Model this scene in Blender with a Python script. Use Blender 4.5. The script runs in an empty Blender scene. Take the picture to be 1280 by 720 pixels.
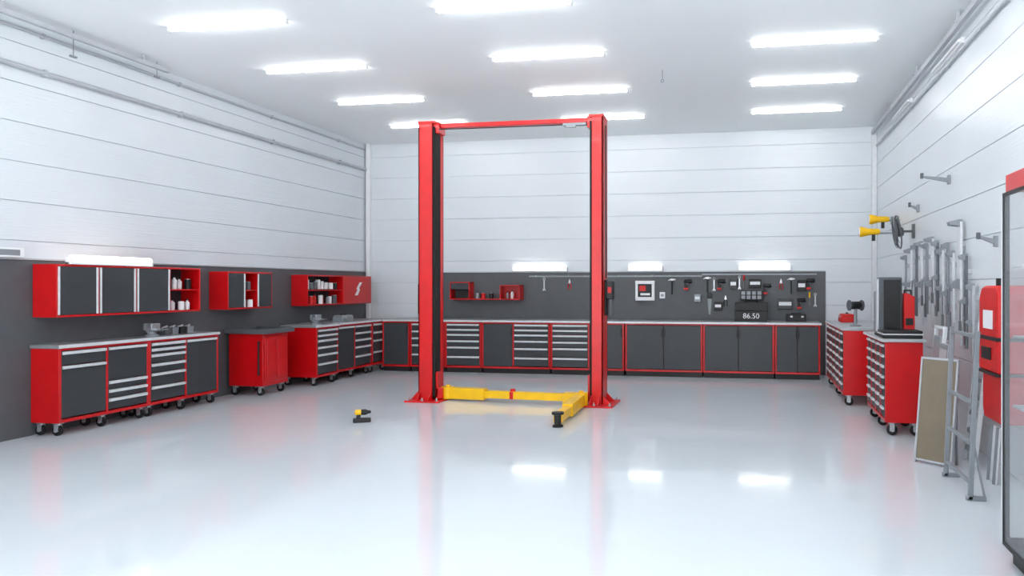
import bpy, bmesh, math, random
from mathutils import Vector, Matrix, Euler
random.seed(7)
scene=bpy.context.scene
COL=scene.collection
scene.view_settings.view_transform='Standard'
scene.view_settings.look='None'
scene.view_settings.exposure=0.35

# ------------------------------------------------------------ materials
def srgb(r,g,b):
    f=lambda c:(c/255/12.92) if c/255<=0.04045 else ((c/255+0.055)/1.055)**2.4
    return (f(r),f(g),f(b),1)
def mat(name,rgb,rough=.4,metal=0.0,var=.06,scale=6,bump=0,coat=0,emit=0):
    m=bpy.data.materials.new(name); m.use_nodes=True
    nt=m.node_tree; p=nt.nodes['Principled BSDF']
    c=srgb(*rgb)
    tc=nt.nodes.new('ShaderNodeTexCoord'); n=nt.nodes.new('ShaderNodeTexNoise')
    n.inputs['Scale'].default_value=scale; n.inputs['Detail'].default_value=3
    nt.links.new(tc.outputs['Object'],n.inputs['Vector'])
    r=nt.nodes.new('ShaderNodeValToRGB')
    r.color_ramp.elements[0].position=.3; r.color_ramp.elements[1].position=.7
    r.color_ramp.elements[0].color=tuple(x*(1-var) for x in c[:3])+(1,)
    r.color_ramp.elements[1].color=tuple(min(1,x*(1+var)) for x in c[:3])+(1,)
    nt.links.new(n.outputs['Fac'],r.inputs['Fac'])
    nt.links.new(r.outputs['Color'],p.inputs['Base Color'])
    p.inputs['Roughness'].default_value=rough; p.inputs['Metallic'].default_value=metal
    p.inputs['Coat Weight'].default_value=coat
    if bump:
        b=nt.nodes.new('ShaderNodeBump'); b.inputs['Strength'].default_value=bump; b.inputs['Distance'].default_value=.01
        n2=nt.nodes.new('ShaderNodeTexNoise'); n2.inputs['Scale'].default_value=scale*12
        nt.links.new(tc.outputs['Object'],n2.inputs['Vector'])
        nt.links.new(n2.outputs['Fac'],b.inputs['Height']); nt.links.new(b.outputs['Normal'],p.inputs['Normal'])
    if emit:
        p.inputs['Emission Color'].default_value=c; p.inputs['Emission Strength'].default_value=emit
    return m
RED=mat('red_powder_coat',(196,5,13),.32,coat=.1)
REDL=mat('red_lift_paint',(210,4,10),.34,coat=.1)
RUBR=mat('red_plastic',(202,12,12),.45)
DARK=mat('charcoal_front',(52,56,60),.42)
BLACK=mat('black_plastic',(18,19,21),.5)
RUB=mat('black_rubber',(10,10,11),.75,bump=.2)
STEEL=mat('brushed_steel',(190,193,197),.32,.75,scale=20)
ALU=mat('satin_aluminium',(218,221,224),.38,.15,scale=15)
TOPM=mat('worktop_steel',(172,176,180),.3,.5,scale=8)
TOPG=mat('worktop_pale_grey',(168,171,175),.4,scale=8)
TOOL=mat('dull_tool_steel',(128,132,137),.35,.6)
YEL=mat('yellow_paint',(250,194,0),.38,coat=.1)
WHITE=mat('white_enamel',(236,238,240),.4,var=.02)
GREY=mat('grey_metal',(142,147,152),.45,.3)
DGREY=mat('dull_dark_steel',(106,110,115),.45,.4)
PALE=mat('galvanised_pale',(184,188,193),.45,.2)
MIDG=mat('mid_grey_plastic',(82,86,91),.5)
KHAKI=mat('khaki_board',(124,113,95),.6,bump=.2)
INNER=mat('cabinet_interior',(48,50,54),.6)
LAMP=mat('lit_diffuser',(255,255,255),.5,var=0,emit=30)
LAMPW=mat('lit_wall_tube',(255,252,246),.5,var=0,emit=5)
LAMPC=mat('soft_cabinet_tube',(255,253,248),.5,var=0,emit=2.2)

def wallmat():
    m=mat('white_siding',(218,224,229),.3,var=.03,scale=.8)
    nt=m.node_tree; p=nt.nodes['Principled BSDF']
    tc=nt.nodes.new('ShaderNodeTexCoord'); mp=nt.nodes.new('ShaderNodeMapping'); mp.inputs['Scale'].default_value=(1.2,1.2,60)
    n=nt.nodes.new('ShaderNodeTexNoise'); n.inputs['Scale'].default_value=1.5
    b=nt.nodes.new('ShaderNodeBump'); b.inputs['Strength'].default_value=.25; b.inputs['Distance'].default_value=.01
    nt.links.new(tc.outputs['Object'],mp.inputs['Vector']); nt.links.new(mp.outputs['Vector'],n.inputs['Vector'])
    nt.links.new(n.outputs['Fac'],b.inputs['Height']); nt.links.new(b.outputs['Normal'],p.inputs['Normal'])
    return m
WALL=wallmat()
CEIL=mat('white_ceiling',(246,249,250),.6,var=.005,scale=1)
GROOVE=mat('siding_groove',(202,208,213),.6)
def floormat():
    m=mat('epoxy_floor',(220,227,233),.1,var=.015,scale=.7,coat=.0)
    nt=m.node_tree; p=nt.nodes['Principled BSDF']
    tc=nt.nodes.new('ShaderNodeTexCoord'); n=nt.nodes.new('ShaderNodeTexNoise'); n.inputs['Scale'].default_value=2.2; n.inputs['Detail'].default_value=4
    mr=nt.nodes.new('ShaderNodeMapRange'); mr.inputs['To Min'].default_value=.04; mr.inputs['To Max'].default_value=.13
    nt.links.new(tc.outputs['Object'],n.inputs['Vector']); nt.links.new(n.outputs['Fac'],mr.inputs['Value']); nt.links.new(mr.outputs['Result'],p.inputs['Roughness'])
    p.inputs['IOR'].default_value=1.5
    # very slight waviness of the poured coating breaks up the reflections
    b=nt.nodes.new('ShaderNodeBump'); b.inputs['Strength'].default_value=.05; b.inputs['Distance'].default_value=.02
    n3=nt.nodes.new('ShaderNodeTexNoise'); n3.inputs['Scale'].default_value=5; n3.inputs['Detail'].default_value=1
    nt.links.new(tc.outputs['Object'],n3.inputs['Vector']); nt.links.new(n3.outputs['Fac'],b.inputs['Height']); nt.links.new(b.outputs['Normal'],p.inputs['Normal'])
    return m
FLOOR=floormat()
def pegmat():
    m=mat('charcoal_pegboard',(82,85,89),.5)
    nt=m.node_tree; p=nt.nodes['Principled BSDF']
    tc=nt.nodes.new('ShaderNodeTexCoord'); v=nt.nodes.new('ShaderNodeTexVoronoi'); v.inputs['Scale'].default_value=22; v.inputs['Randomness'].default_value=0
    mr=nt.nodes.new('ShaderNodeMapRange'); mr.inputs['From Min'].default_value=.12; mr.inputs['From Max'].default_value=.2
    nt.links.new(tc.outputs['Object'],v.inputs['Vector']); nt.links.new(v.outputs['Distance'],mr.inputs['Value'])
    b=nt.nodes.new('ShaderNodeBump'); b.inputs['Strength'].default_value=.5; b.inputs['Distance'].default_value=.01
    nt.links.new(mr.outputs['Result'],b.inputs['Height']); nt.links.new(b.outputs['Normal'],p.inputs['Normal'])
    return m
PEG=pegmat()
def glassmat():
    m=mat('cooler_glass',(190,196,200),.05)
    p=m.node_tree.nodes['Principled BSDF']; p.inputs['Alpha'].default_value=.18
    return m
GLASS=glassmat()

# ------------------------------------------------------------ mesh builder
class B:
    def __init__(s): s.bm=bmesh.new()
    def _f(s,vs,m):
        try:
            f=s.bm.faces.new(vs); f.material_index=m; return f
        except ValueError: return None
    def box(s,x0,x1,y0,y1,z0,z1,m=0,M=None):
        c=[(x0,y0,z0),(x1,y0,z0),(x1,y1,z0),(x0,y1,z0),(x0,y0,z1),(x1,y0,z1),(x1,y1,z1),(x0,y1,z1)]
        v=[s.bm.verts.new(M@Vector(p) if M else p) for p in c]
        for f in ((0,3,2,1),(4,5,6,7),(0,1,5,4),(1,2,6,5),(2,3,7,6),(3,0,4,7)): s._f([v[i] for i in f],m)
        return s
    def cyl(s,p,q,r,r2=None,seg=16,m=0,cap=True):
        p=Vector(p);q=Vector(q); r2=r if r2 is None else r2
        d=(q-p).normalized(); a=d.orthogonal().normalized(); b=d.cross(a)
        A=[];C=[]
        for i in range(seg):
            t=2*math.pi*i/seg; o=a*math.cos(t)+b*math.sin(t)
            A.append(s.bm.verts.new(p+o*r)); C.append(s.bm.verts.new(q+o*r2))
        for i in range(seg):
            j=(i+1)%seg; s._f([A[i],A[j],C[j],C[i]],m)
        if cap: s._f(A[::-1],m); s._f(C,m)
        return s
    def bar(s,p,q,w,h,m=0):
        p=Vector(p);q=Vector(q);d=(q-p);L=d.length
        M=Matrix.Translation(p)@d.to_track_quat('X','Z').to_matrix().to_4x4()
        return s.box(0,L,-w/2,w/2,-h/2,h/2,m,M)
    def prism(s,pts,axis,a,b,m=0):
        def P(u,v,w): return {'x':(w,u,v),'y':(u,w,v),'z':(u,v,w)}[axis]
        A=[s.bm.verts.new(P(u,v,a)) for u,v in pts]; C=[s.bm.verts.new(P(u,v,b)) for u,v in pts]
        n=len(pts)
        for i in range(n):
            j=(i+1)%n; s._f([A[i],A[j],C[j],C[i]],m)
        s._f(A[::-1],m); s._f(C,m); return s
    def lathe(s,c,axis,prof,seg=20,m=0):
        c=Vector(c); d=Vector(axis).normalized(); a=d.orthogonal().normalized(); b=d.cross(a); rings=[]
        for h,r in prof:
            rings.append([s.bm.verts.new(c+d*h+(a*math.cos(2*math.pi*i/seg)+b*math.sin(2*math.pi*i/seg))*max(r,.0005)) for i in range(seg)])
        for k in range(len(rings)-1):
            for i in range(seg):
                j=(i+1)%seg; s._f([rings[k][i],rings[k][j],rings[k+1][j],rings[k+1][i]],m)
        s._f(rings[0][::-1],m); s._f(rings[-1],m); return s
    def tube(s,pts,r,seg=8,m=0):
        for i in range(len(pts)-1): s.cyl(pts[i],pts[i+1],r,seg=seg,m=m)
        for p in pts[1:-1]:
            mm=Matrix.Translation(p); res=bmesh.ops.create_uvsphere(s.bm,u_segments=seg,v_segments=6,radius=r,matrix=mm)
            for v in res['verts']:
                for f in v.link_faces: f.material_index=m
        return s
    def torus(s,c,axis,R,r,seg=24,m=0):
        c=Vector(c); d=Vector(axis).normalized(); a=d.orthogonal().normalized(); b=d.cross(a); rings=[]
        for i in range(seg):
            t=2*math.pi*i/seg; o=a*math.cos(t)+b*math.sin(t)
            rings.append([s.bm.verts.new(c+o*(R+r*math.cos(2*math.pi*k/8))+d*r*math.sin(2*math.pi*k/8)) for k in range(8)])
        for i in range(seg):
            A=rings[i];C=rings[(i+1)%seg]
            for k in range(8):
                l=(k+1)%8; s._f([A[k],A[l],C[l],C[k]],m)
        return s
    def make(s,name,mats,parent=None,loc=(0,0,0),rot=(0,0,0),bevel=.004,label=None):
        bmesh.ops.recalc_face_normals(s.bm,faces=s.bm.faces)
        for f in s.bm.faces: f.smooth=True
        for e in s.bm.edges:
            if len(e.link_faces)==2 and e.calc_face_angle(0)>math.radians(35): e.smooth=False
        me=bpy.data.meshes.new(name); s.bm.to_mesh(me); s.bm.free()
        for m in (mats if isinstance(mats,(list,tuple)) else [mats]): me.materials.append(m)
        o=bpy.data.objects.new(name,me); COL.objects.link(o)
        o.location=loc; o.rotation_euler=rot
        if parent: o.parent=parent
        if bevel:
            bv=o.modifiers.new('bevel','BEVEL'); bv.width=bevel; bv.segments=2; bv.limit_method='ANGLE'; bv.angle_limit=math.radians(50)
        if label: o['label']=label
        return o
def thing(name,loc,label,cat,rz=0,group=None,rot=None):
    e=bpy.data.objects.new(name,None); e.empty_display_size=.1; COL.objects.link(e)
    e.location=loc; e.rotation_euler=rot if rot else (0,0,rz)
    e['label']=label; e['category']=cat
    if group: e['group']=group
    return e
def struct(o): o['kind']='structure'; return o
def dup(root,loc,rot=None,label=None,scale=None):
    def rec(o,par):
        c=o.copy()
        if par is not None: c.parent=par
        COL.objects.link(c)
        for ch in o.children: rec(ch,c)
        return c
    n=rec(root,None)
    n.location=loc
    if rot is not None: n.rotation_euler=rot
    if label: n['label']=label
    if scale: n.scale=scale
    return n
def text(s,size,m,parent,loc,rot,name='lettering'):
    cu=bpy.data.curves.new('t','FONT'); cu.body=s; cu.size=size; cu.extrude=.002; cu.align_x='CENTER'; cu.align_y='CENTER'
    to=bpy.data.objects.new('t',cu); COL.objects.link(to)
    bpy.context.view_layer.update()
    me=bpy.data.meshes.new_from_object(to.evaluated_get(bpy.context.evaluated_depsgraph_get()))
    bpy.data.objects.remove(to)
    me.materials.clear(); me.materials.append(m)
    o=bpy.data.objects.new(name,me); COL.objects.link(o); o.parent=parent; o.location=loc; o.rotation_euler=rot
    return o
R90=math.pi/2

# ------------------------------------------------------------ room
XL,XR,YB,YF,H=-7.6,2.19,14.1,-1.0,4.42
struct(B().box(XL-.2,XR+.2,YF,YB+.2,-.1,0).make('floor',FLOOR,bevel=0))
struct(B().box(XL-.2,XR+.2,YF,YB+.2,H,H+.1).make('ceiling',CEIL,bevel=0))
def siding(name,axis,a,b,face,sgn):
    g=B(); z=0.0; hh=.415; q=.003
    if axis=='y':
        g.box(face,face+sgn*.2,a,b,0,H,1)
        while z<H-.02:
            g.box(face-sgn*.016,face+sgn*.01,a,b,z+q,min(z+hh-q,H),0); z+=hh
    else:
        g.box(a,b,face,face+.2,0,H,1)
        while z<H-.02:
            g.box(a,b,face-.016,face+.01,z+q,min(z+hh-q,H),0); z+=hh
    return struct(g.make(name,[WALL,GROOVE],bevel=.003))
siding('wall_left','y',YF,YB+.2,XL,-1)
siding('wall_right','y',YF,YB+.2,XR,1)
siding('wall_back','x',XL,XR,YB,1)
struct(B().box(XL+.016,XL+.045,YF,YB-.045,0,1.87).make('trim_1',PEG,bevel=.004))
struct(B().box(-6.45,1.3,YB-.045,YB-.016,0,1.85).make('trim_2',PEG,bevel=.004))
struct(B().box(XL+.046,XL+.12,YB-.11,YB-.017,0,H).make('trim_3',WHITE,bevel=.01))
struct(B().box(XR-.10,XR-.016,YB-.10,YB-.016,0,H).make('trim_4',ALU,bevel=.01))
struct(B().box(XL+.016,XL+.055,YF,YB-.12,1.872,1.89).make('trim_5',PALE,bevel=.002))
struct(B().box(-6.45,1.3,YB-.055,YB-.016,1.852,1.87).make('trim_6',PALE,bevel=.002))

PF=YB-.044
LF=XL+.045

def pipe(name,pts,r,m,label,side,ys):
    e=thing(name,pts[0],label,'pipe'); o=Vector(pts[0])
    B().tube([Vector(p)-o for p in pts],r,12).make('pipe',m,e,bevel=0)
    for y in ys:
        x=pts[0][0]; face=XL+.0165 if side<0 else XR-.0165
        a,b=sorted((face-x,(-side)*r*1.15))
        B().box(a,b,y-.015-o.y,y+.015-o.y,-r*1.3,r*1.3).make('clip',m,e,bevel=0)
    return e
pipe('conduit_pipe',[(XL+.06,YF+.3,3.9),(XL+.06,YB-.14,3.9)],.026,PALE,'long grey steel pipe clamped along the white siding',-1,range(1,14,2))
pipe('conduit_pipe',[(XL+.045,YF+.3,4.3),(XL+.045,YB-.14,4.3)],.018,PALE,'thin grey conduit tucked under the ceiling edge',-1,range(1,14,2))
tr=thing('overhead_door_track',(XR-.11,YF+.3,4.24),'pale galvanised overhead door track running under the ceiling','rail')
B().box(-.02,.02,0,14.6,0,.010).box(-.025,-.018,0,14.6,0,.06).box(.018,.025,0,14.6,0,.06).make('rail',PALE,tr,bevel=.002)
for y in range(1,15,2):
    B().box(-.015,.015,y-.02,y+.02,.07,.18).box(-.035,.035,y-.03,y+.03,.06,.072).make('hanger',PALE,tr,bevel=.002)
pipe('conduit_pipe',[(XR-.045,YF+.3,4.05),(XR-.045,13.9,4.05)],.016,PALE,'grey conduit along the top of the siding',1,range(1,13,2))
tl=thing('overhead_door_track',(XL+.3,YF+.3,4.30),'slim galvanised track hung just below the ceiling','rail')
B().box(-.02,.02,0,9.2,0,.01).box(-.025,-.018,0,9.2,0,.05).box(.018,.025,0,9.2,0,.05).make('rail',PALE,tl,bevel=.002)
for y in (1,3,5,7,8.8): B().box(-.015,.015,y-.02,y+.02,.005,.12).make('hanger',PALE,tl,bevel=.002)
for y,l in ((7.2,.30),(8.4,.2)):
    e=thing('hanging_bracket',(XL+.22,y,H-l),'thin metal drop bracket hanging from the ceiling','bracket')
    B().cyl((0,0,.02),(0,0,l),.005,seg=8).make('rod',GREY,e,bevel=0)
    B().box(-.015,.015,-.04,.04,0,.022).make('foot',GREY,e,bevel=.003)
e=thing('ceiling_hook',(-1.15,9.9,H-.14),'small grey hook hanging from the ceiling','hook')
B().cyl((0,0,.02),(0,0,.14),.005,seg=8).make('rod',GREY,e,bevel=0)
B().torus((0,0,.0),(0,1,0),.018,.005,14).make('loop',GREY,e,bevel=0)

# ------------------------------------------------------------ ceiling lamps
cl=thing('ceiling_light',(-5.55,7.3,H),'lit white fluorescent batten fixed to the ceiling','ceiling light',group='ceiling battens')
B().box(-.70,.70,-.024,.024,-.012,0).box(-.712,-.69,-.026,.026,-.046,0).box(.69,.712,-.026,.026,-.046,0).make('housing',WHITE,cl,bevel=.003)
B().cyl((-.69,0,-.029),(.69,0,-.029),.014,seg=14).make('tube',LAMP,cl,bevel=0)
for x in (-5.55,-2.45,.7):
    for y in (7.3,9.0,10.75,12.5,5.6,3.9,2.2,.5):  # trailing rows are out of view, added for lighting along the same grid
        if (x,y)!=(-5.55,7.3): dup(cl,(x,y,H))
wt=thing('wall_light',(XR-.014,9.0,4.15),'slim white batten light mounted high on the siding','wall light',group='wall battens')
B().box(-.04,0,-.60,.60,-.03,.03).make('housing',WHITE,wt,bevel=.006)
B().cyl((-.055,-.58,0),(-.055,.58,0),.016).make('tube',WHITE,wt,bevel=0)
dup(wt,(XR-.014,11.6,4.15))
def strip(loc,L,rz,label,r=.028,m=None):
    e=thing('task_light',loc,label,'strip light',rz)
    B().box(0,L,-.05,0,0,.025).box(0,.03,-.07,0,0,.085).box(L-.03,L,-.07,0,0,.085).make('bracket',WHITE,e,bevel=.004)
    B().cyl((.03,-.045,.03+r),(L-.03,-.045,.03+r),r).make('tube',m or LAMPW,e,bevel=0)
for x0,x1 in ((-4.54,-3.44),(-2.29,-1.62),(-.25,.7)):
    strip((x0,YB-.018,1.871),x1-x0,0,'glowing strip light above the charcoal tool board',.024)
strip((-7.28,7.0,1.831),1.15,R90,'bright strip light lying on top of the wall cabinets',.036,LAMPC)

# ------------------------------------------------------------ cabinets
def caster(parent,x,y,h=.14):
    g=B(); R=h*.40
    g.box(x-.035,x+.035,y-.035,y+.035,h-.012,h,0).cyl((x,y,h-.03),(x,y,h-.012),.022,m=0)
    g.box(x-.026,x-.02,y-.02,y+.03,R*.8,h-.02,0).box(x+.02,x+.026,y-.02,y+.03,R*.8,h-.02,0)
    g.lathe((x-.018,y+.008,R),(1,0,0),[(0,R*.8),(.004,R),(.032,R),(.036,R*.8)],20,1)
    g.cyl((x-.03,y+.008,R),(x+.03,y+.008,R),R*.35,m=0)
    g.make('caster',[STEEL,RUB],parent,bevel=0)
def front(parent,kind,x0,x1,z0,z1,hmat=ALU,frame=False,inset=.008,hh=.036):
    g=B()
    g.box(x0,x1,.0,.022,z0,z1)
    if kind=='drawer': g.box(x0+.02,x1-.02,.022,.3,z0+.01,z1-.02)
    o=g.make(kind,DARK,parent,bevel=.003)
    if frame:
        for a,b in ((x0,x0+.02),(x1-.02,x1)):
            B().box(a,b,-.012,.0,z0,z1).make('edge_pull',hmat,o,bevel=.002,label='aluminium edge pull')
    elif kind=='drawer':
        hz=z1-hh-.002
        B().prism([(-.0,hz),(-.022,hz+.003),(-.025,hz+hh-.004),(-.0,hz+hh)],'x',x0+inset,x1-inset).make('handle',hmat,o,bevel=.001,label='aluminium drawer pull')
    else:
        B().prism([(-.0,z1-.036),(-.018,z1-.032),(-.02,z1-.006),(-.0,z1-.002)],'x',x0+.008,x1-.008).make('handle',hmat,o,bevel=.001,label='full-width aluminium pull')
    return o
def door_plain(parent,x0,x1,z0,z1,side):
    o=B().box(x0,x1,0,.022,z0,z1).make('door',DARK,parent,bevel=.003)
    hx=x1-.03 if side>0 else x0+.015
    B().box(hx,hx+.015,-.018,0,z1-.2,z1-.06).make('handle',BLACK,o,bevel=.003)
    return o
def base_cab(loc,rz,mods,d,label,group=None,base='caster',z0=.14,z1=.93,name='tool_cabinet',inset=.008,hh=.036,fr=.014):
    w=sum(m[0] for m in mods)
    e=thing(name,loc,label,'cabinet',rz,group)
    g=B()
    g.box(0,.018,0,d,z0,z1).box(w-.018,w,0,d,z0,z1).box(.018,w-.018,.03,d,z0,z0+.02).box(.018,w-.018,d-.015,d,z0+.02,z1-.02).box(.018,w-.018,.0,d,z1-.022,z1).box(.018,w-.018,0,.03,z0,z0+.035)
    x=0
    for i,(mw,k) in enumerate(mods):
        if i>0: g.box(x-fr,x+fr,-.004,d-.02,z0+.02,z1-.022)
        x+=mw
    g.box(.018,.032,0,.03,z0+.03,z1-.02).box(w-.032,w-.018,0,.03,z0+.03,z1-.02)
    g.make('body',RED,e,bevel=.003)
    zt=z1-.03; zb=z0+.042; x=0
    for i,(mw,k) in enumerate(mods):
        a=x+(.034 if i==0 else fr+.002); b=x+mw-(.034 if i==len(mods)-1 else fr+.002)
        def stack(hs,zt=zt,zb=zb):
            tot=sum(hs); gap=.008; H_=zt-zb; z=zt
            for h in hs:
                h2=H_*h/tot; yield z-h2+gap,z; z-=h2
        if k=='door': front(e,'door',a,b,zb,zt)
        elif k=='doorL': door_plain(e,a,b,zb,zt,1)
        elif k=='doorR': door_plain(e,a,b,zb,zt,-1)
        elif k=='door2':
            mid=(a+b)/2; door_plain(e,a,mid-.003,zb,zt,1); door_plain(e,mid+.003,b,zb,zt,-1)
        elif k=='drawer_door':
            L=list(stack([1,3.6])); front(e,'drawer',a,b,*L[0]); front(e,'door',a,b,*L[1])
        elif k=='door_drawers':
            L=list(stack([2.9,.75,.75,1.0])); front(e,'door',a,b,*L[0])
            for q in L[1:]: front(e,'drawer',a,b,*q)
        elif isinstance(k,list):
            for q in stack(k): front(e,'drawer',a,b,*q,inset=inset,hh=hh)
        x+=mw
    if base=='caster':
        for cx in (.06,w-.06):
            for cy in (.07,d-.07): caster(e,cx,cy,z0)
        if w>1.0:
            for cy in (.07,d-.07): caster(e,w/2,cy,z0)
    else:
        B().box(.01,w-.01,.05,d-.02,0,z0).make('plinth',BLACK,e,bevel=.003)
    return e
def worktop(loc,rz,w,d,z,label,t=.04,m=TOPM,over=.015):
    e=thing('worktop',(loc[0],loc[1],z),label,'worktop',rz)
    B().box(0,w,-over,d,0,t).make('slab',m,e,bevel=.006)
    B().box(0,w,-over-.005,-over,.004,t-.006).make('edge_strip',ALU,e,bevel=.001)
    return e
gL='red wheeled cabinets under the first bench'
base_cab((-7.2,6.85,0),R90,[(.61,'drawer_door'),(.61,'door_drawers')],.35,'red wheeled tool cabinet with charcoal doors and silver pulls',gL)
base_cab((-7.2,8.07,0),R90,[(.61,[.6,.6,1,1,1.4,1.6]),(.61,'door')],.35,'red wheeled tool cabinet with a drawer stack beside a charcoal door',gL)
worktop((-7.2,6.84,0),R90,2.46,.355,.93,'steel worktop running over two red wheeled cabinets')
tro=thing('tool_trolley',(-6.95,9.9,0),'closed red sheet-metal trolley on casters with a tray top','trolley',R90)
B().box(0,.6,0,.55,.14,.9).box(.04,.56,-.012,0,.2,.86).make('body',RED,tro,bevel=.01)
B().box(.07,.29,-.024,-.012,.24,.82).make('door',RED,tro,bevel=.006); B().box(.31,.53,-.024,-.012,.24,.82).make('door',RED,tro,bevel=.006)
B().cyl((-.03,.05,.3),(-.03,.05,.8),.012).cyl((-.03,.05,.32),(0,.05,.32),.01).cyl((-.03,.05,.78),(0,.05,.78),.01).make('handle',BLACK,tro,bevel=0)
B().box(-.05,.68,-.06,.59,.9,.915).box(-.05,.68,-.06,-.05,.915,.97).box(-.05,.68,.58,.59,.915,.97).box(-.05,-.04,-.05,.58,.915,.97).box(.67,.68,-.05,.58,.915,.97).make('tray_top',MIDG,tro,bevel=.003)
for cx in (.06,.54):
    for cy in (.07,.48): caster(tro,cx,cy)
base_cab((-6.78,11.0,0),R90,[(.64,[.7,.7,.9,1,1.2,1.5])],.6,'red wheeled drawer trolley with six charcoal drawers')
worktop((-6.78,10.97,0),R90,.70,.62,.93,'steel top on the red drawer trolley')
base_cab((-6.85,11.72,0),R90,[(.58,'door'),(.6,[1,1,1,1.3,1.5])],.65,'red cabinet with charcoal door and drawer stack',base='caster')
base_cab((-6.85,12.93,0),R90,[(.6,[1,1,1.4,1.4])],.65,'narrow red drawer cabinet standing in the corner')
worktop((-6.85,11.69,0),R90,1.87,.68,.93,'steel worktop running into the corner')

gB='red and charcoal base cabinets along the far wall'
yb=13.25; D=.78
def bc(x0,mods,label): base_cab((x0,yb,0),0,mods,D,label,gB,'kick',z0=.09)
bc(-6.82,[(.55,'doorL')],'narrow red corner base cabinet with one charcoal door')
bc(-6.26,[(.68,[1,1,1,1.3,1.6])],'red base cabinet with charcoal drawers next to the corner')
bc(-5.57,[(.70,[.8,.8,1,1,1.5,1.5])],'red base cabinet with six charcoal drawers')
bc(-4.86,[(.60,'doorL'),(.69,[.8,.8,1,1.2,1.5,1.5])],'red base cabinet with charcoal door beside drawers')
bc(-3.56,[(.70,[.8,.8,1,1,1.5,1.5]),(.64,'doorL')],'red base cabinet with drawers beside a charcoal door')
bc(-2.20,[(1.36,'door2')],'red base cabinet with two plain charcoal doors')
bc(-.83,[(1.21,'door2')],'red base cabinet with two plain charcoal doors')
bc(.39,[(.75,'door2')],'short red base cabinet with two charcoal doors')
worktop((-6.82,yb,0),0,7.98,D,.93,'long grey worktop along the far wall cabinets')

dr=[1]*7
base_cab((1.2,12.8,0),-R90,[(.46,dr)]*5,.75,'long red drawer cabinet with many charcoal drawers and pale pulls',z1=1.0,inset=.07,hh=.03,fr=.024)
worktop((1.2,12.81,0),-R90,2.32,.76,1.0,'grey-edged worktop on the long red drawer cabinet',.035,TOPG)
base_cab((1.4,9.75,0),-R90,[(.3175,dr)]*4,.38,'red roller cabinet with four columns of small charcoal drawers',z1=1.0,inset=.05,hh=.03,fr=.022)
worktop((1.4,9.79,0),-R90,1.35,.41,1.0,'pale grey overhanging top on the red roller cabinet',.035,TOPG,.04)

def wall_cab(y0,ws,kinds,z0,z1,d,label,xf):
    w=sum(ws); e=thing('wall_cabinet',(xf,y0,0),label,'cabinet',R90)
    g=B(); g.box(0,.018,0,d,z0,z1).box(w-.018,w,0,d,z0,z1).box(.018,w-.018,0,d,z0,z0+.022).box(.018,w-.018,0,d,z1-.022,z1).box(.018,w-.018,d-.012,d,z0+.022,z1-.022)
    x=0
    for i,a in enumerate(ws):
        if i: g.box(x-.009,x+.009,0,d-.012,z0+.022,z1-.022)
        x+=a
    g.make('body',RED,e,bevel=.003)
    x=0
    for a,k in zip(ws,kinds):
        if k=='door':
            front(e,'door',x+.014,x+a-.014,z0+.026,z1-.026,frame=True)
        if k=='plain':
            B().box(x+.012,x+a-.012,0,.018,z0+.025,z1-.025).make('door',DARK,e,bevel=.004)
        if k=='open':
            B().box(x+.012,x+a-.012,.02,d-.015,(z0+z1)/2-.008,(z0+z1)/2+.008).make('shelf',RED,e,bevel=.002)
            B().box(x+.012,x+a-.012,d-.02,d-.012,z0+.022,z1-.022).make('back_panel',INNER,e,bevel=0)
        if k=='red':
            B().box(x+.012,x+a-.012,.0,.016,z0+.025,z1-.025).make('door',RED,e,bevel=.002)
        x+=a
    return e
wall_cab(6.87,[.53,.53,.54,.54],['door','door','door','open'],1.26,1.83,.3,'red wall cabinet with three charcoal doors and an open bay',-7.25)
w2=wall_cab(9.55,[.36,.3,.34],['plain','open','plain'],1.26,1.80,.3,'red wall cabinet with an open bay between two dark doors',-7.25)
for xx in (.34,.65): B().box(xx,xx+.02,-.014,0,1.29,1.77).make('edge_pull',ALU,w2,bevel=.002,label='aluminium edge pull')
w3=wall_cab(11.5,[1.12,1.02],['open','red'],1.26,1.78,.3,'red wall cabinet with open shelves and an emblem door',-7.25)
em=B(); em.prism([(1.52,1.42),(1.62,1.42),(1.70,1.53),(1.66,1.55),(1.78,1.66),(1.70,1.66),(1.58,1.54),(1.62,1.52)],'y',-.009,-.001)
em.make('emblem',WHITE,w3,bevel=0,label='small white angular emblem')

def bottle(loc,m,h=.18,r=.035,label='small bottle of fluid on a shelf'):
    e=thing('bottle',loc,label,'bottle',group='bottles and cans on the wall cabinet shelves')
    B().lathe((0,0,0),(0,0,1),[(0,r*.95),(.005,r),(h*.65,r),(h*.78,r*.45),(h*.85,r*.4)],16).make('body',m,e,bevel=0)
    B().cyl((0,0,h*.85),(0,0,h),r*.45).make('cap',BLACK,e,bevel=0)
def can(loc,m,h=.14,r=.045):
    e=thing('paint_can',loc,'small metal can with a plain label on a shelf','can',group='bottles and cans on the wall cabinet shelves')
    B().lathe((0,0,0),(0,0,1),[(0,r),(.004,r*1.04),(.01,r),(h-.01,r),(h-.004,r*1.04),(h,r)],18).make('body',m,e,bevel=0)
    B().cyl((0,0,h),(0,0,h+.006),r*.85).make('lid',STEEL,e,bevel=0)
def fill(y0,y1,xs,z,step,kinds):
    y=y0
    while y<y1:
        k=random.choice(kinds); m=random.choice([WHITE,GREY,RUBR,BLACK,WHITE,MIDG,MIDG])
        x=xs+random.uniform(-.03,.03)
        if k=='b': bottle((x,y,z),m,random.uniform(.14,.2),random.uniform(.028,.036))
        else: can((x,y,z),m,random.uniform(.1,.16),random.uniform(.035,.045))
        y+=step+random.uniform(0,.02)
for z in (1.283,1.554): fill(8.54,8.95,-7.36,z,.11,'bc')
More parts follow.
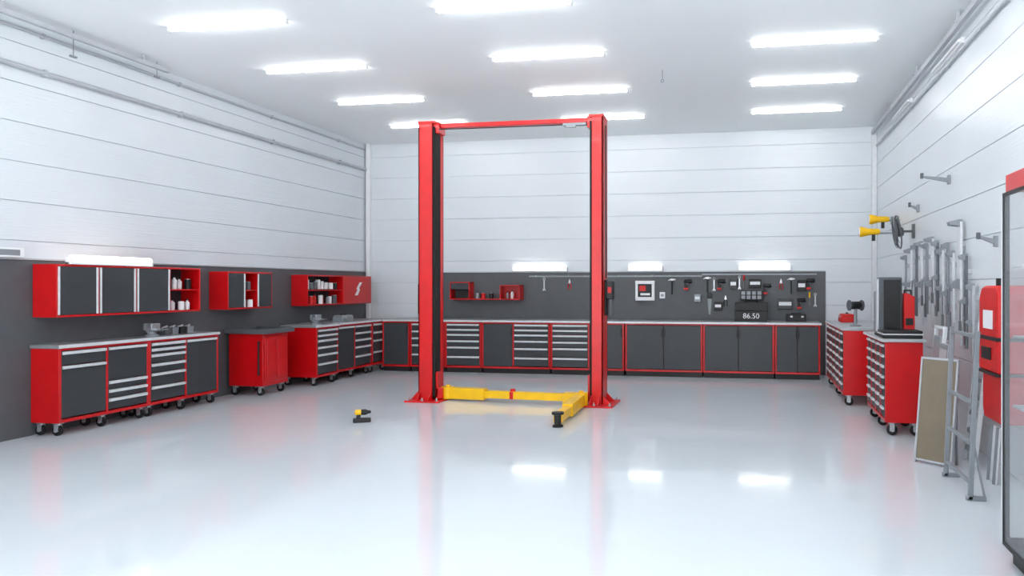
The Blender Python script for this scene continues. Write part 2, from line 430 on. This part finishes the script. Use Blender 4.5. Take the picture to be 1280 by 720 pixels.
for z in (1.283,1.539):
    fill(9.98,10.14,-7.33,z,.1,'bc')
    fill(11.6,12.55,-7.34,z,.115,'bcc')

# ------------------------------------------------------------ back wall shelf unit
sh=thing('wall_shelf',(-5.71,PF,1.33),'low red wall shelf with raised end boxes','shelf')
w=1.4
B().box(0,w,-.25,0,0,.022).box(0,.018,-.25,0,.02,.34).box(.38,.398,-.25,0,.02,.34).box(0,.398,-.25,0,.32,.34).box(w-.398,w-.38,-.25,0,.02,.28).box(w-.018,w,-.25,0,.02,.28).box(w-.398,w,-.25,0,.26,.28).make('frame',RED,sh,bevel=.003)
B().box(.02,.38,-.012,-.002,.02,.325).make('back_panel',INNER,sh,bevel=0)
B().box(w-.38,w-.02,-.012,-.002,.02,.265).make('back_panel',RED,sh,bevel=0)
B().box(.02,.375,-.245,-.235,.2,.32).make('flap',DARK,sh,bevel=.002)
for i,x in enumerate((-5.2,-5.08,-4.92)): can((x,PF-.12,1.352),(GREY,RUBR,BLACK)[i],.10,.04)
bottle((-4.5,PF-.12,1.352),WHITE,.16,.033); bottle((-4.6,PF-.1,1.352),GREY,.14,.03)

rl=thing('tool_rail',(-4.2,PF,1.76),'long grey hanging rail with hooks on the charcoal board','tool rail')
B().box(0,3.3,-.015,0,0,.03).make('rail',GREY,rl,bevel=.003)
for i in range(10):
    B().tube([Vector((.15+i*.32,-.015,.015)),Vector((.15+i*.32,-.06,.01)),Vector((.15+i*.32,-.065,.035))],.005,6).make('hook',STEEL,rl,bevel=0)
rl2=thing('tool_rail',(-.9,PF,1.79),'grey hanging rail above the dense tool display','tool rail')
B().box(0,2.05,-.015,0,0,.03).make('rail',GREY,rl2,bevel=.003)

GT='hand tools hung on the charcoal board'
def peg(e,z): B().cyl((0,.002,z),(0,-.03,z),.004,seg=8).make('peg',TOOL,e,bevel=0)
def t_wrench():
    e=thing('wrench',(0,0,0),'dull steel combination wrench hung on the board','hand tool',group=GT)
    B().box(-.011,.011,-.02,-.008,.03,.2).torus((0,-.014,.225),(0,1,0),.02,.008,16).prism([(-.026,0),(-.01,0),(-.01,.018),(.01,.018),(.01,0),(.026,0),(.024,.03),(.011,.045),(-.011,.045),(-.024,.03)],'y',-.022,-.006).make('body',STEEL,e,bevel=.001); peg(e,.235); return e
def t_driver(m):
    e=thing('screwdriver',(0,0,0),'screwdriver with coloured grip hung on the board','hand tool',group=GT)
    B().cyl((0,-.02,0),(0,-.02,.13),.005).make('shaft',TOOL,e,bevel=0)
    B().lathe((0,-.02,.13),(0,0,1),[(0,.009),(.015,.016),(.05,.014),(.09,.018),(.105,.012)],12).make('grip',m,e,bevel=0); peg(e,.12); return e
def t_hammer():
    e=thing('hammer',(0,0,0),'claw hammer with dark grip hung head-up','hand tool',group=GT)
    B().cyl((0,-.025,0),(0,-.025,.26),.014,.011).make('handle',BLACK,e,bevel=0)
    B().cyl((.02,-.025,.27),(.065,-.025,.27),.018).box(-.02,.025,-.037,-.013,.25,.29).prism([(-.02,.29),(-.07,.26),(-.075,.25),(-.02,.262)],'y',-.037,-.013).make('head',STEEL,e,bevel=.001); peg(e,.24); return e
def t_pliers(m):
    e=thing('pliers',(0,0,0),'pliers with coloured sleeves hung jaws-up','hand tool',group=GT)
    B().prism([(-.018,.12),(.018,.12),(.02,.15),(.006,.2),(-.006,.2),(-.02,.15)],'y',-.024,-.01).make('jaws',STEEL,e,bevel=.001)
    for s_ in (-1,1):
        B().tube([Vector((s_*.01,-.017,.125)),Vector((s_*.03,-.017,.08)),Vector((s_*.025,-.017,0))],.008,8).make('grip',m,e,bevel=0)
    peg(e,.11); return e
def t_saw():
    e=thing('hand_saw',(0,0,0),'hand saw with grey blade hung by its handle','hand tool',group=GT)
    B().prism([(-.04,.12),(.04,.12),(.015,-.18),(-.015,-.18)],'y',-.014,-.01).make('blade',GREY,e,bevel=0)
    B().prism([(-.045,.11),(.045,.11),(.045,.2),(.03,.22),(-.03,.22),(-.045,.19)],'y',-.026,-.004).make('handle',BLACK,e,bevel=.003); peg(e,.18); return e
def t_drill():
    e=thing('cordless_drill',(0,0,0),'black cordless drill hung on the board','power tool',group=GT)
    B().lathe((-.1,-.05,.16),(1,0,0),[(0,.02),(.02,.034),(.12,.036),(.15,.026)],14).box(-.09,-.045,-.07,-.03,.03,.15).make('body',BLACK,e,bevel=.004)
    B().cyl((.04,-.05,.16),(.065,-.05,.16),.02,.012).make('chuck',TOOL,e,bevel=0)
    B().box(-.10,-.02,-.085,-.015,0,.04).make('battery',RUBR,e,bevel=.004)
    B().box(-.06,-.03,-.04,.002,.1,.14).make('hook',TOOL,e,bevel=.002); return e
protos=[t_wrench(),t_driver(RUBR),t_driver(YEL),t_hammer(),t_pliers(RUBR),t_saw(),t_drill(),t_pliers(BLACK)]
used=set()
def put(i,x,z):
    p=protos[i]
    if i not in used: p.location=(x,PF,z); used.add(i)
    else: dup(p,(x,PF,z))
for i,xx,zz in [(3,-.80,1.47),(0,-.68,1.50),(6,-.52,1.52),(5,-.76,1.25),(7,-.47,1.22),(0,-.22,1.53),(1,-.14,1.56),
                 (6,.30,1.44),(4,.52,1.52),(3,.70,1.45),(6,1.06,1.53),
                 (6,.90,1.18),(2,1.02,1.25),(0,1.12,1.22),
                 (0,-3.9,1.5),(4,-3.4,1.52),(3,-1.45,1.44),(6,-1.13,1.52),(7,-2.75,1.52)]: put(i,xx,zz)
def bin_rack(x,z,label):
    e=thing('parts_organizer',(x,PF-.14,z),label,'organizer')
    B().box(0,.4,0,.14,0,.17).make('body',BLACK,e,bevel=.004)
    for i in range(4):
        for j in range(2): B().box(.015+i*.095,.085+i*.095,-.01,0,.015+j*.078,.08+j*.078).make('drawer',GREY,e,bevel=.003)
bin_rack(-.2,1.34,'dark wall-hung organizer with small drawers')
for x,z,w_,h_,m in ((-.68,1.15,.15,.15,BLACK),(-.40,1.54,.14,.18,DARK),(-.05,1.56,.22,.16,BLACK),(.80,1.50,.16,.20,BLACK),(.46,1.18,.26,.18,DARK),(-1.04,1.30,.12,.14,GREY)):
    e=thing('tool_holder_box',(x,PF,z),'small dark holder box fixed to the board','holder',group='holder boxes on the charcoal board')
    B().box(0,w_,-.08,0,0,h_).make('body',m,e,bevel=.006)
    B().box(.02,w_-.02,-.084,-.08,h_*.35,h_*.7).make('label_plate',ALU,e,bevel=.001)

db=thing('equipment_case',(-.29,13.62,.97),'black equipment case with white lettering standing on the worktop','case')
B().box(0,.56,0,.3,0,.33).box(-.01,.57,-.01,.31,.18,.192).make('body',BLACK,db,bevel=.012)
B().tube([Vector((.18,.15,.33)),Vector((.18,.15,.365)),Vector((.38,.15,.365)),Vector((.38,.15,.33))],.012).make('handle',RUB,db,bevel=0)
text('86.50',.13,WHITE,db,(.28,-.004,.09),(R90,0,0))
cs=thing('charging_station',(-2.13,PF-.1,1.32),'white framed charging station with dark face and red button','charger')
B().box(0,.36,0,.1,0,.37).make('housing',WHITE,cs,bevel=.01)
B().box(.05,.31,-.006,0,.07,.31).make('face',BLACK,cs,bevel=.003)
B().box(.08,.2,-.012,-.006,.18,.28).make('button',RUBR,cs,bevel=.003)
B().box(.1,.28,-.012,-.006,.1,.14).make('label_plate',WHITE,cs,bevel=.002)
sb=thing('socket_box',(-1.68,PF-.05,1.36),'small white socket box on the board','socket box')
B().box(0,.1,0,.05,0,.12).make('housing',WHITE,sb,bevel=.006); B().cyl((.05,-.004,.06),(.05,0,.06),.03).make('socket',GREY,sb,bevel=0)
def toolbox(loc,rz,w,d,h,m,label,hm=BLACK):
    e=thing('toolbox',loc,label,'toolbox',rz)
    B().box(0,w,0,d,0,h*.62).make('body',m,e,bevel=.008)
    B().prism([(0,h*.63),(d,h*.63),(d-.03,h*.9),(.03,h*.9)],'x',0,w).make('lid',m,e,bevel=.008)
    B().tube([Vector((w*.28,d/2,h*.9)),Vector((w*.28,d/2,h)),Vector((w*.72,d/2,h)),Vector((w*.72,d/2,h*.9))],.01).make('handle',hm,e,bevel=0)
    for x in (.2*w,.75*w): B().box(x,x+.04,-.01,0,h*.5,h*.72).make('latch',STEEL,e,bevel=.002)
    return e
toolbox((.60,13.7,.97),0,.34,.2,.14,BLACK,'small black toolbox on the worktop')
def vise(loc,rz,label):
    v=thing('bench_vise',loc,label,'vise',rz)
    B().lathe((0,0,0),(0,0,1),[(0,.08),(.02,.08),(.03,.05),(.06,.045)],20).box(-.035,.035,-.05,.06,.05,.11).box(-.07,.07,.03,.06,.08,.16).make('body',GREY,v,bevel=.004)
    B().box(-.07,.07,-.06,-.03,.08,.16).box(-.02,.02,-.13,-.03,.07,.1).make('sliding_jaw',STEEL,v,bevel=.004)
    B().cyl((0,-.16,.085),(0,-.12,.085),.018).cyl((-.09,-.15,.085),(.09,-.15,.085),.007).make('screw_handle',TOOL,v,bevel=0)
vise((-7.32,8.25,.97),R90,'grey bench vise bolted to the steel worktop')
vise((-6.95,11.25,.97),R90,'grey bench vise on the drawer trolley top')
for i,(yy,m) in enumerate([(8.55,MIDG),(8.68,GREY),(8.82,BLACK),(8.95,STEEL)]):
    e=thing('parts_tub',(-7.4,yy,.97),'small open tub of loose parts on the worktop','tub',group='small tubs on the first bench')
    B().prism([(-.05,0),(.05,0),(.06,.09),(-.06,.09)],'y',-.05,.05).make('tub',m,e,bevel=.003)
    B().cyl((-.02,-.02,.088),(.02,.03,.11),.012).cyl((.03,-.01,.088),(-.01,.02,.1),.01).make('bolt',STEEL,e,bevel=0)
toolbox((-6.9,12.0,.97),R90,.36,.2,.13,GREY,'small grey toolbox on the worktop')
wb=thing('ballast_box',(XL+.018,6.35,1.891),'small white electrical box on top of the charcoal panel','box')
B().box(0,.12,0,.35,0,.1).make('housing',WHITE,wb,bevel=.006); B().box(.12,.125,.05,.3,.02,.08).make('cover',GREY,wb,bevel=.002)

# ------------------------------------------------------------ two-post lift
L=thing('two_post_car_lift',(-3.22,9.95,0),'red two-post car lift with overhead beam and yellow swing arms','car lift')
def lift_column(x_out,x_in,name='column'):
    s=1 if x_in>x_out else -1; t=.02
    y0,y1=-.05,.27
    g=B()
    g.box(min(x_out,x_out+s*t),max(x_out,x_out+s*t),y0,y1,.02,3.86)
    a,b=sorted((x_out,x_in))
    fw=b-a-.035   # the front plate stops short so the black channel shows at the inner edge
    fa,fb=(a,a+fw) if s>0 else (b-fw,b)
    g.box(fa,fb,y0,y0+t,.02,3.86).box(a,b,y1-t,y1,.02,3.86)
    c,d=sorted((x_in-s*t,x_in))
    g.box(c,d,y1-.10,y1,.02,3.86)
    g.prism([(a-.005,3.85),(b+.005,3.85),(b+.005,3.88),(a-.005,3.88)] ,'y',y0-.005,y1+.005)
    g.make(name,REDL,L,bevel=.003)
    c,d=sorted((x_in-s*.003,x_in-s*.17))
    B().box(c,d,y0+.021,y1-.102,.05,3.8).make('carriage_track',RUB,L,bevel=.002)
    c,d=sorted((x_in-s*.002,x_in+s*.03))
    B().box(c,d,y0+.05,y1-.13,.05,.40).make('carriage',REDL,L,bevel=.004)
    m=(x_out+x_in)/2
    g=B().box(m-.25,m+.25,-.22,.42,0,.022)
    for yy in (-.05,.25):
        g.prism([(x_out,.02),(x_out-s*.11,.02),(x_out,.14)],'y',yy,yy+.018)
    for xx in (a+.02,b-.055):
        g.prism([(y0,.02),(y0-.13,.02),(y0,.14)],'x',xx,xx+.018)
    g.make('base_plate',REDL,L,bevel=.004)
    for bx in (m-.21,m,m+.21):
        for by in (-.19,.38):
            B().cyl((bx,by,.022),(bx,by,.04),.02,seg=6).cyl((bx,by,.04),(bx,by,.065),.01,seg=8).make('anchor_bolt',STEEL,L,bevel=0)
lift_column(-1.335,-1.10)
lift_column(1.275,1.09)
B().box(-1.10,1.09,.05,.14,3.80,3.86).box(-1.14,-1.05,.0,.22,3.72,3.87).box(1.05,1.12,.0,.22,3.72,3.87).make('crossbeam',REDL,L,bevel=.006)
B().tube([Vector((-1.05,.0,3.77)),Vector((-.5,.0,3.765)),Vector((.7,.0,3.765)),Vector((1.05,.0,3.77))],.007).make('equalizer_cable',BLACK,L,bevel=0)
B().box(.72,1.04,-.02,.05,3.75,3.785).box(.76,.9,-.03,.0,3.72,3.755).make('shutoff_bar',GREY,L,bevel=.004)
B().tube([Vector((-1.36,.05,3.7)),Vector((-1.36,.05,.3)),Vector((-1.345,.05,.2))],.01).make('hydraulic_hose',BLACK,L,bevel=0)
B().tube([Vector((1.287,.08,3.75)),Vector((1.295,.08,1.7))],.008).make('hydraulic_hose',BLACK,L,bevel=0)
B().cyl((-1.40,.15,1.2),(-1.40,.15,1.62),.03).box(-1.41,-1.33,.12,.18,1.25,1.3).box(-1.41,-1.33,.12,.18,1.5,1.55).make('release_cylinder',BLACK,L,bevel=0)
pu=B().box(1.275,1.30,.05,.2,1.2,1.68).box(1.30,1.39,.06,.2,1.42,1.66).make('power_unit',BLACK,L,bevel=.008)
B().cyl((1.35,.13,1.2),(1.35,.13,1.42),.045).make('motor',MIDG,pu,bevel=0)
B().box(1.32,1.37,.05,.06,1.5,1.58).make('push_button',RUBR,pu,bevel=.003)
def arm(p,q,first,pad,collars,w=.13):
    p=Vector(p);q=Vector(q);d=(q-p).normalized(); ln=(q-p).length; m=p+(q-p)*first
    o=B().bar(p,m,w,.15).make('swing_arm',YEL,L,bevel=.006)
    B().bar(m-d*.05,q,.10,.10).make('arm_extension',YEL,o,bevel=.005)
    B().cyl(p+Vector((0,0,-.08)),p+Vector((0,0,.085)),.09).cyl(p+Vector((0,0,.085)),p+Vector((0,0,.11)),.03).make('pivot',YEL,o,bevel=.003)
    Q=d.to_track_quat('X','Z').to_matrix().to_4x4()
    for c,s_ in collars:
        B().box(-.025,.025,-s_-.008,s_+.008,-s_*.9,s_*.9,M=Matrix.Translation(p+(q-p)*c)@Q).cyl(p+(q-p)*c,p+(q-p)*c+Vector((0,0,s_+.03)),.035).make('collar',REDL,o,bevel=.003)
    if pad:
        B().cyl(q+Vector((0,0,-.09)),q+Vector((0,0,.055)),.04).lathe(q+Vector((0,0,.035)),(0,0,1),[(0,.04),(.01,.07),(.035,.07)],20).lathe(q+Vector((0,0,-.099)),(0,0,1),[(0,.06),(.02,.06),(.03,.04)],20).make('lift_pad',BLACK,o,bevel=0)
arm((-.97,.12,.1),(.93,-.02,.1),.3,False,((.51,.055),),.15)
arm((1.0,-.14,.1),(1.06,-1.6,.1),.62,True,())
B().box(.74,1.02,-.11,.05,.03,.165).make('arm_bracket',YEL,L,bevel=.006)
B().box(-1.1,-1.0,.0,.24,.03,.18).make('arm_bracket',REDL,L,bevel=.006)

ft=thing('impact_driver',(-4.49,8.25,0),'black and yellow cordless impact driver standing on the floor','power tool',rz=.5)
B().lathe((-.09,0,.115),(1,0,0),[(0,.02),(.015,.032),(.07,.034)],16).make('body',YEL,ft,bevel=0)
B().lathe((-.02,0,.115),(1,0,0),[(0,.034),(.05,.034),(.07,.024),(.11,.014)],16).make('chuck',BLACK,ft,bevel=0)
B().prism([(-.07,.09),(-.02,.09),(-.03,.035),(-.075,.035)],'y',-.018,.018).make('grip',BLACK,ft,bevel=.006)
B().box(-.11,.09,-.055,.055,0,.045).make('battery',BLACK,ft,bevel=.01)

# ------------------------------------------------------------ right side stuff
bg=thing('bench_grinder',(1.42,11.0,1.035),'black bench grinder on a slim pedestal','bench grinder',rz=.3)
B().lathe((0,0,0),(0,0,1),[(0,.08),(.015,.08),(.03,.025),(.24,.02)],20).make('pedestal',GREY,bg,bevel=0)
B().lathe((-.07,0,.29),(1,0,0),[(0,.04),(.02,.055),(.12,.055),(.14,.04)],20).make('motor',BLACK,bg,bevel=0)
for x in (-.10,.08): B().cyl((x,0,.29),(x+.02,0,.29),.075,seg=24).make('grinding_wheel',MIDG,bg,bevel=.003)
toolbox((1.35,12.5,1.035),-R90,.4,.22,.14,RUBR,'low red toolbox on the long drawer cabinet')
fc=thing('flat_case',(1.38,8.86,1.035),'flat black tool case with silver rim','case',-R90)
B().box(0,.38,0,.40,0,.04).make('base',BLACK,fc,bevel=.01); B().box(-.005,.385,-.005,.405,.04,.052).make('rim',ALU,fc,bevel=.001); B().box(0,.38,0,.40,.052,.085).make('lid',BLACK,fc,bevel=.01)
sp=thing('bench_machine',(1.41,8.96,1.035),'dark upright monitor box with silver rim','monitor')
B().box(0,.25,0,.16,.03,.66).make('housing',MIDG,sp,bevel=.015)
B().box(.05,.23,-.012,0,.08,.63).make('screen',BLACK,sp,bevel=.004)
B().box(-.012,.0,.01,.15,.05,.64).make('side_trim',ALU,sp,bevel=.004)
B().box(-.02,.26,-.03,.2,0,.03).make('foot',BLACK,sp,bevel=.006)
rb=thing('upright_red_case',(1.68,8.98,1.035),'boxy upright red plastic case beside the dark monitor','case')
B().prism([(0,0),(.12,0),(.12,.44),(.04,.48),(0,.48)],'y',0,.16).make('body',RUBR,rb,bevel=.008)
B().tube([Vector((.02,.08,.475)),Vector((.02,.08,.51)),Vector((.09,.08,.51)),Vector((.09,.08,.46))],.009).make('handle',BLACK,rb,bevel=0)
B().box(.02,.10,-.005,0,.12,.2).make('label_plate',BLACK,rb,bevel=.001)
sp2=thing('bench_machine',(1.45,9.4,1.035),'pale grey upright box with rounded edges','machine')
B().box(0,.28,0,.2,0,.50).make('housing',GREY,sp2,bevel=.02); B().box(.04,.24,-.008,0,.3,.45).make('face_plate',ALU,sp2,bevel=.003)

WX=XR-.014
def clamp(y,z0,z1,label,th=.04,jaw=.10,m=GREY,jm=GREY):
    e=thing('bar_clamp',(WX,y,z0),label,'clamp',group='long clamps and stands on the siding')
    h=z1-z0
    B().box(-.065,-.04,-th/2,th/2,0,h).make('bar',m,e,bevel=.003)
    B().prism([(-.04,h-.05),(-.04-jaw,h-.035),(-.05-jaw,h),(-.07,h+.025),(-.04,h+.025)],'y',-th*.4,th*.4).make('fixed_jaw',jm,e,bevel=.003)
    B().prism([(-.035,h*.45),(-.04-jaw,h*.47),(-.04-jaw,h*.50),(-.06,h*.54),(-.035,h*.54)],'y',-th*.4,th*.4).make('sliding_jaw',jm,e,bevel=.003)
    B().cyl((-.03-jaw,0,h*.25),(-.03-jaw,0,h*.47),.007).cyl((-.03-jaw,0,h*.12),(-.03-jaw,0,h*.27),.014).make('screw_handle',DGREY,e,bevel=0)
    for q in (.2,.8): B().box(-.04,0,-.02,.02,h*q,h*q+.05).make('wall_hook',STEEL,e,bevel=.003)
specs=[(11.2,1.25,2.0,.05,.08,GREY),(10.85,1.15,2.08,.07,.1,ALU),(10.5,1.2,2.12,.06,.08,DGREY),(10.2,1.1,2.14,.08,.1,ALU),(9.9,1.25,2.1,.06,.08,GREY),(9.62,1.1,2.16,.09,.1,ALU),(9.36,1.3,2.1,.06,.08,DGREY),(9.12,1.15,2.0,.07,.09,ALU),(8.88,1.0,2.05,.05,.08,GREY),(8.66,1.2,1.95,.06,.08,ALU)]
for y,a,b,t,j,m in specs: clamp(y,a,b,'slim steel bar clamp hung on the white siding',t,j,m)
clamp(8.40,.98,2.26,'tall heavy steel bar clamp with grey jaws',.14,.12,ALU)
clamp(8.16,1.0,1.9,'dark slender bar clamp beside a heavy one',.05,.08,DGREY)
clamp(7.92,.9,1.6,'mid-length grey bar clamp',.06,.08,PALE)
def worklamp(x,y,z,label):
    e=thing('work_lamp',(WX,y,z),label,'lamp')
    dx=x-WX
    B().box(-.03,0,-.05,.05,-.06,.06).cyl((-.02,0,0),(dx+.1,0,0),.016).make('arm',GREY,e,bevel=0)
    B().lathe((dx-.18,0,.02),(1,0,0),[(0,.075),(.03,.08),(.14,.05),(.28,.045),(.30,.03)],18).make('head',YEL,e,bevel=0)
    B().cyl((dx-.185,0,.02),(dx-.178,0,.02),.066).make('lens',WHITE,e,bevel=0)
    B().box(dx+.0,dx+.05,-.02,.02,-.12,0).make('grip',BLACK,e,bevel=.006)
worklamp(2.0,12.5,2.62,'yellow work lamp on a short wall arm')
worklamp(1.80,12.1,2.40,'yellow work lamp on a longer wall arm')
fn=thing('wall_fan',(WX,10.9,2.34),'small dark grey caged wall fan tilted on its bracket','fan')
B().box(-.04,0,-.06,.06,-.12,.12).cyl((-.03,0,0),(-.2,0,0),.02).make('bracket',MIDG,fn,bevel=.004)
B().lathe((-.2,0,0),(-1,0,-.15),[(0,.05),(.02,.08),(.1,.08),(.12,.05)],20).make('motor',MIDG,fn,bevel=0)
g=B()
for R in (.05,.08,.11,.14,.17,.2,.23,.26): g.torus((-.36,0,-.02),(-1,0,-.15),R,.005,28)
g.torus((-.3,0,-.012),(-1,0,-.15),.28,.014,28)
for k in range(16):
    a=k*math.pi/8; g.cyl((-.37,0,-.02),(-.3,.28*math.cos(a),.28*math.sin(a)-.012),.004,seg=6)
g.make('cage',MIDG,fn,bevel=0)
for k in range(4):
    a=k*R90; B().box(.03,.23,-.07,.07,-.004,.004,M=Matrix.Translation((-.325,0,-.015))@Matrix.Rotation(a,4,'X')@Matrix.Rotation(R90,4,'Y')@Matrix.Rotation(R90,4,'Z')@Matrix.Rotation(.4,4,'X')).make('blade',MIDG,fn,bevel=0)
fn.scale=(.7,.7,.8)
def bracket(y,z,ln,label):
    e=thing('wall_bracket',(WX,y,z),label,'bracket')
    B().box(-.03,0,-.03,.03,-.05,.05).prism([(-.02,-.03),(-.02,.02),(-ln,.05),(-ln,.03)],'y',-.015,.015).make('arm',GREY,e,bevel=.004)
    B().box(-ln-.015,-ln+.015,-.02,.02,.02,.08).make('end_stop',MIDG,e,bevel=.004)
bracket(9.0,2.78,.3,'dark swing bracket fixed to the siding')
bracket(7.35,2.0,.16,'small dark bracket on the siding')
bracket(10.6,2.62,.12,'tiny dark bracket on the siding')

rt=thing('wall_fluid_tank',(WX,6.40,.5),'bulky red plastic tank with dark straps fixed to the siding','tank')
B().prism([(0,.40),(.50,.40),(.50,1.0),(.44,1.08),(.36,1.10),(.06,1.10),(0,1.03)],'x',-.28,0).make('body',RUBR,rt,bevel=.02)
B().prism([(.02,0),(.46,0),(.50,.08),(.50,.40),(0,.40),(0,.05)],'x',-.25,0).make('lower_tank',RED,rt,bevel=.015)
B().cyl((-.14,.36,1.10),(-.14,.36,1.16),.045).make('cap',BLACK,rt,bevel=0)
B().box(-.29,-.0,-.01,.51,.66,.69).box(-.29,-.0,-.01,.51,.38,.40).make('strap',BLACK,rt,bevel=.002)
B().box(-.287,-.28,.12,.36,.75,.9).make('label_plate',WHITE,rt,bevel=.002)
B().box(-.295,-.28,.16,.38,.50,.60).make('grip_recess',BLACK,rt,bevel=.004)
kb=thing('folding_board',(1.46,7.3,0),'plain khaki work board with thin silver metal edge standing upright','board',rot=(math.radians(-7),0,math.atan2(-.25,.25)))
B().box(.016,.35,-.012,.012,.03,.94).make('panel',KHAKI,kb,bevel=.004)
B().box(0,.018,-.018,.018,0.0,.95).box(.348,.366,-.018,.018,0.0,.95).box(0,.366,-.018,.018,.935,.955).box(0,.366,-.018,.018,.02,.038).make('frame',PALE,kb,bevel=.003)
for x in (.04,.32): B().tube([Vector((x,.02,.9)),Vector((x,.14,.025))],.012).make('rear_leg',GREY,kb,bevel=0)
st=thing('metal_frame_stand',(1.60,6.04,0),'slim steel ladder frame standing close to the siding','ladder')
Wd=.72
for y in (0,Wd):
    B().bar((0,y,0.005),(.05,y,1.26),.028,.036).make('rail',GREY,st,bevel=.004)
    B().bar((-.03,y,.018),(.11,y,.018),.028,.034).make('foot',GREY,st,bevel=.004)
for z in (.13,.42,.72,1.22):
    x=.05*z/1.26; B().box(x-.012,x+.012,0.012,Wd-.012,z-.014,z+.014).make('rung',GREY,st,bevel=.003)
B().bar((.02,.0,.45),(.10,.0,.03),.014,.014).make('brace',GREY,st,bevel=0)
lad=thing('leaning_ramp',(1.93,7.15,0),'narrow steel loading ramp leaning on the siding','ramp',rot=(0,math.radians(6.5),0))
B().box(-.02,.02,0,.035,0.003,1.3).box(-.02,.02,.315,.35,0.003,1.3).make('side_rail',ALU,lad,bevel=.004)
for i in range(8): B().box(-.012,.012,.035,.315,.1+i*.16,.14+i*.16).make('rung',GREY,lad,bevel=.003)
cr=thing('mechanic_creeper',(1.78,7.88,0),'silver folded creeper frame with grey pad standing upright','creeper',rot=(0,math.radians(4),0))
B().box(-.02,.02,0,.03,0.03,1.2).box(-.02,.02,.35,.38,0.03,1.2).box(-.02,.02,.03,.35,0.03,.06).box(-.02,.02,.03,.35,1.17,1.2).make('frame',ALU,cr,bevel=.004)
B().box(-.03,.01,.05,.33,.3,1.1).make('pad',GREY,cr,bevel=.01)
for y in (.03,.35): B().cyl((-.01,y,.03),(.01,y,.03),.03).make('wheel',RUB,cr,bevel=0)
pl=thing('aluminium_panel',(1.72,7.52,0),'plain aluminium sheet panel leaning behind the board','panel',rot=(0,math.radians(5),0))
B().box(-.01,.01,0,.30,0.002,1.05).make('sheet',PALE,pl,bevel=.003)
B().box(-.016,-.01,0,.30,1.0,1.05).box(-.016,-.01,0,.02,.002,1.0).make('edge_channel',GREY,pl,bevel=.002)
p2=thing('aluminium_panel',(1.93,6.55,0),'slim aluminium channel plank standing on end by the siding','panel',rot=(0,math.radians(4),0))
B().box(-.008,.008,0,.16,0.002,.46).make('sheet',ALU,p2,bevel=.002); B().box(-.03,-.008,0,.012,.002,.46).box(-.03,-.008,.148,.16,.002,.46).make('edge_channel',GREY,p2,bevel=.002)

fr=thing('glass_door_cabinet',(1.45,4.75,0),'tall glass cabinet with red cap and thin black frame','display cabinet',-R90)
w=1.0;d=.62;h=2.24
g=B().box(0,w,0,d,.08,.14)
for xx in (0,w-.018):
    for yy in (0,d-.018): g.box(xx,xx+.018,yy,yy+.018,.14,h-.10)
g.make('frame',BLACK,fr,bevel=.001)
B().box(0,w,-.0,d,h-.10,h).make('cap',RED,fr,bevel=.004)
B().box(.03,w-.03,.03,d-.04,0,.08).make('plinth',BLACK,fr,bevel=.004)
dd=B().box(.0,.014,-.018,-.002,.10,h-.105).box(w-.014,w,-.018,-.002,.10,h-.105).box(.014,w-.014,-.018,-.002,.10,.12).box(.014,w-.014,-.018,-.002,h-.125,h-.105).make('door',BLACK,fr,bevel=.001)
B().box(-.003,.006,-.022,-.018,.10,h-.11).make('edge_trim',ALU,dd,bevel=0)
B().box(.014,w-.014,-.012,-.008,.12,h-.125).make('glass_pane',GLASS,dd,bevel=0)
B().box(.004,.008,.018,d-.018,.14,h-.10).make('side_pane',GLASS,fr,bevel=0)
B().box(.018,w-.018,d-.014,d-.010,.14,h-.10).make('rear_pane',GLASS,fr,bevel=0)
for z in (.5,.9,1.3,1.7): B().box(.019,w-.019,.03,d-.03,z,z+.012).make('shelf',PALE,fr,bevel=.002)

# ------------------------------------------------------------ light & camera
# overcast sky above, added unseen glow below the horizon to light the ceiling
wd=bpy.data.worlds.new('world'); scene.world=wd; wd.use_nodes=True
nt=wd.node_tree; bgn=nt.nodes['Background']
tc=nt.nodes.new('ShaderNodeTexCoord'); sx=nt.nodes.new('ShaderNodeSeparateXYZ'); rp=nt.nodes.new('ShaderNodeValToRGB')
mr=nt.nodes.new('ShaderNodeMapRange'); mr.inputs['From Min'].default_value=-.1; mr.inputs['From Max'].default_value=.1
nt.links.new(tc.outputs['Generated'],sx.inputs[0]); nt.links.new(sx.outputs['Z'],mr.inputs['Value']); nt.links.new(mr.outputs['Result'],rp.inputs['Fac'])
rp.color_ramp.elements[0].color=(.96,.985,1,1); rp.color_ramp.elements[1].color=(.39,.41,.43,1)
nt.links.new(rp.outputs['Color'],bgn.inputs[0]); bgn.inputs[1].default_value=4.2
cam=bpy.data.cameras.new('camera'); co=bpy.data.objects.new('camera',cam); COL.objects.link(co)
cam.sensor_width=36; cam.lens=950/1280*36; cam.shift_x=-127/1280; cam.shift_y=-3/1280
co.location=(0,0,1.6); co.rotation_euler=(R90,0,math.radians(10.3))
scene.camera=co
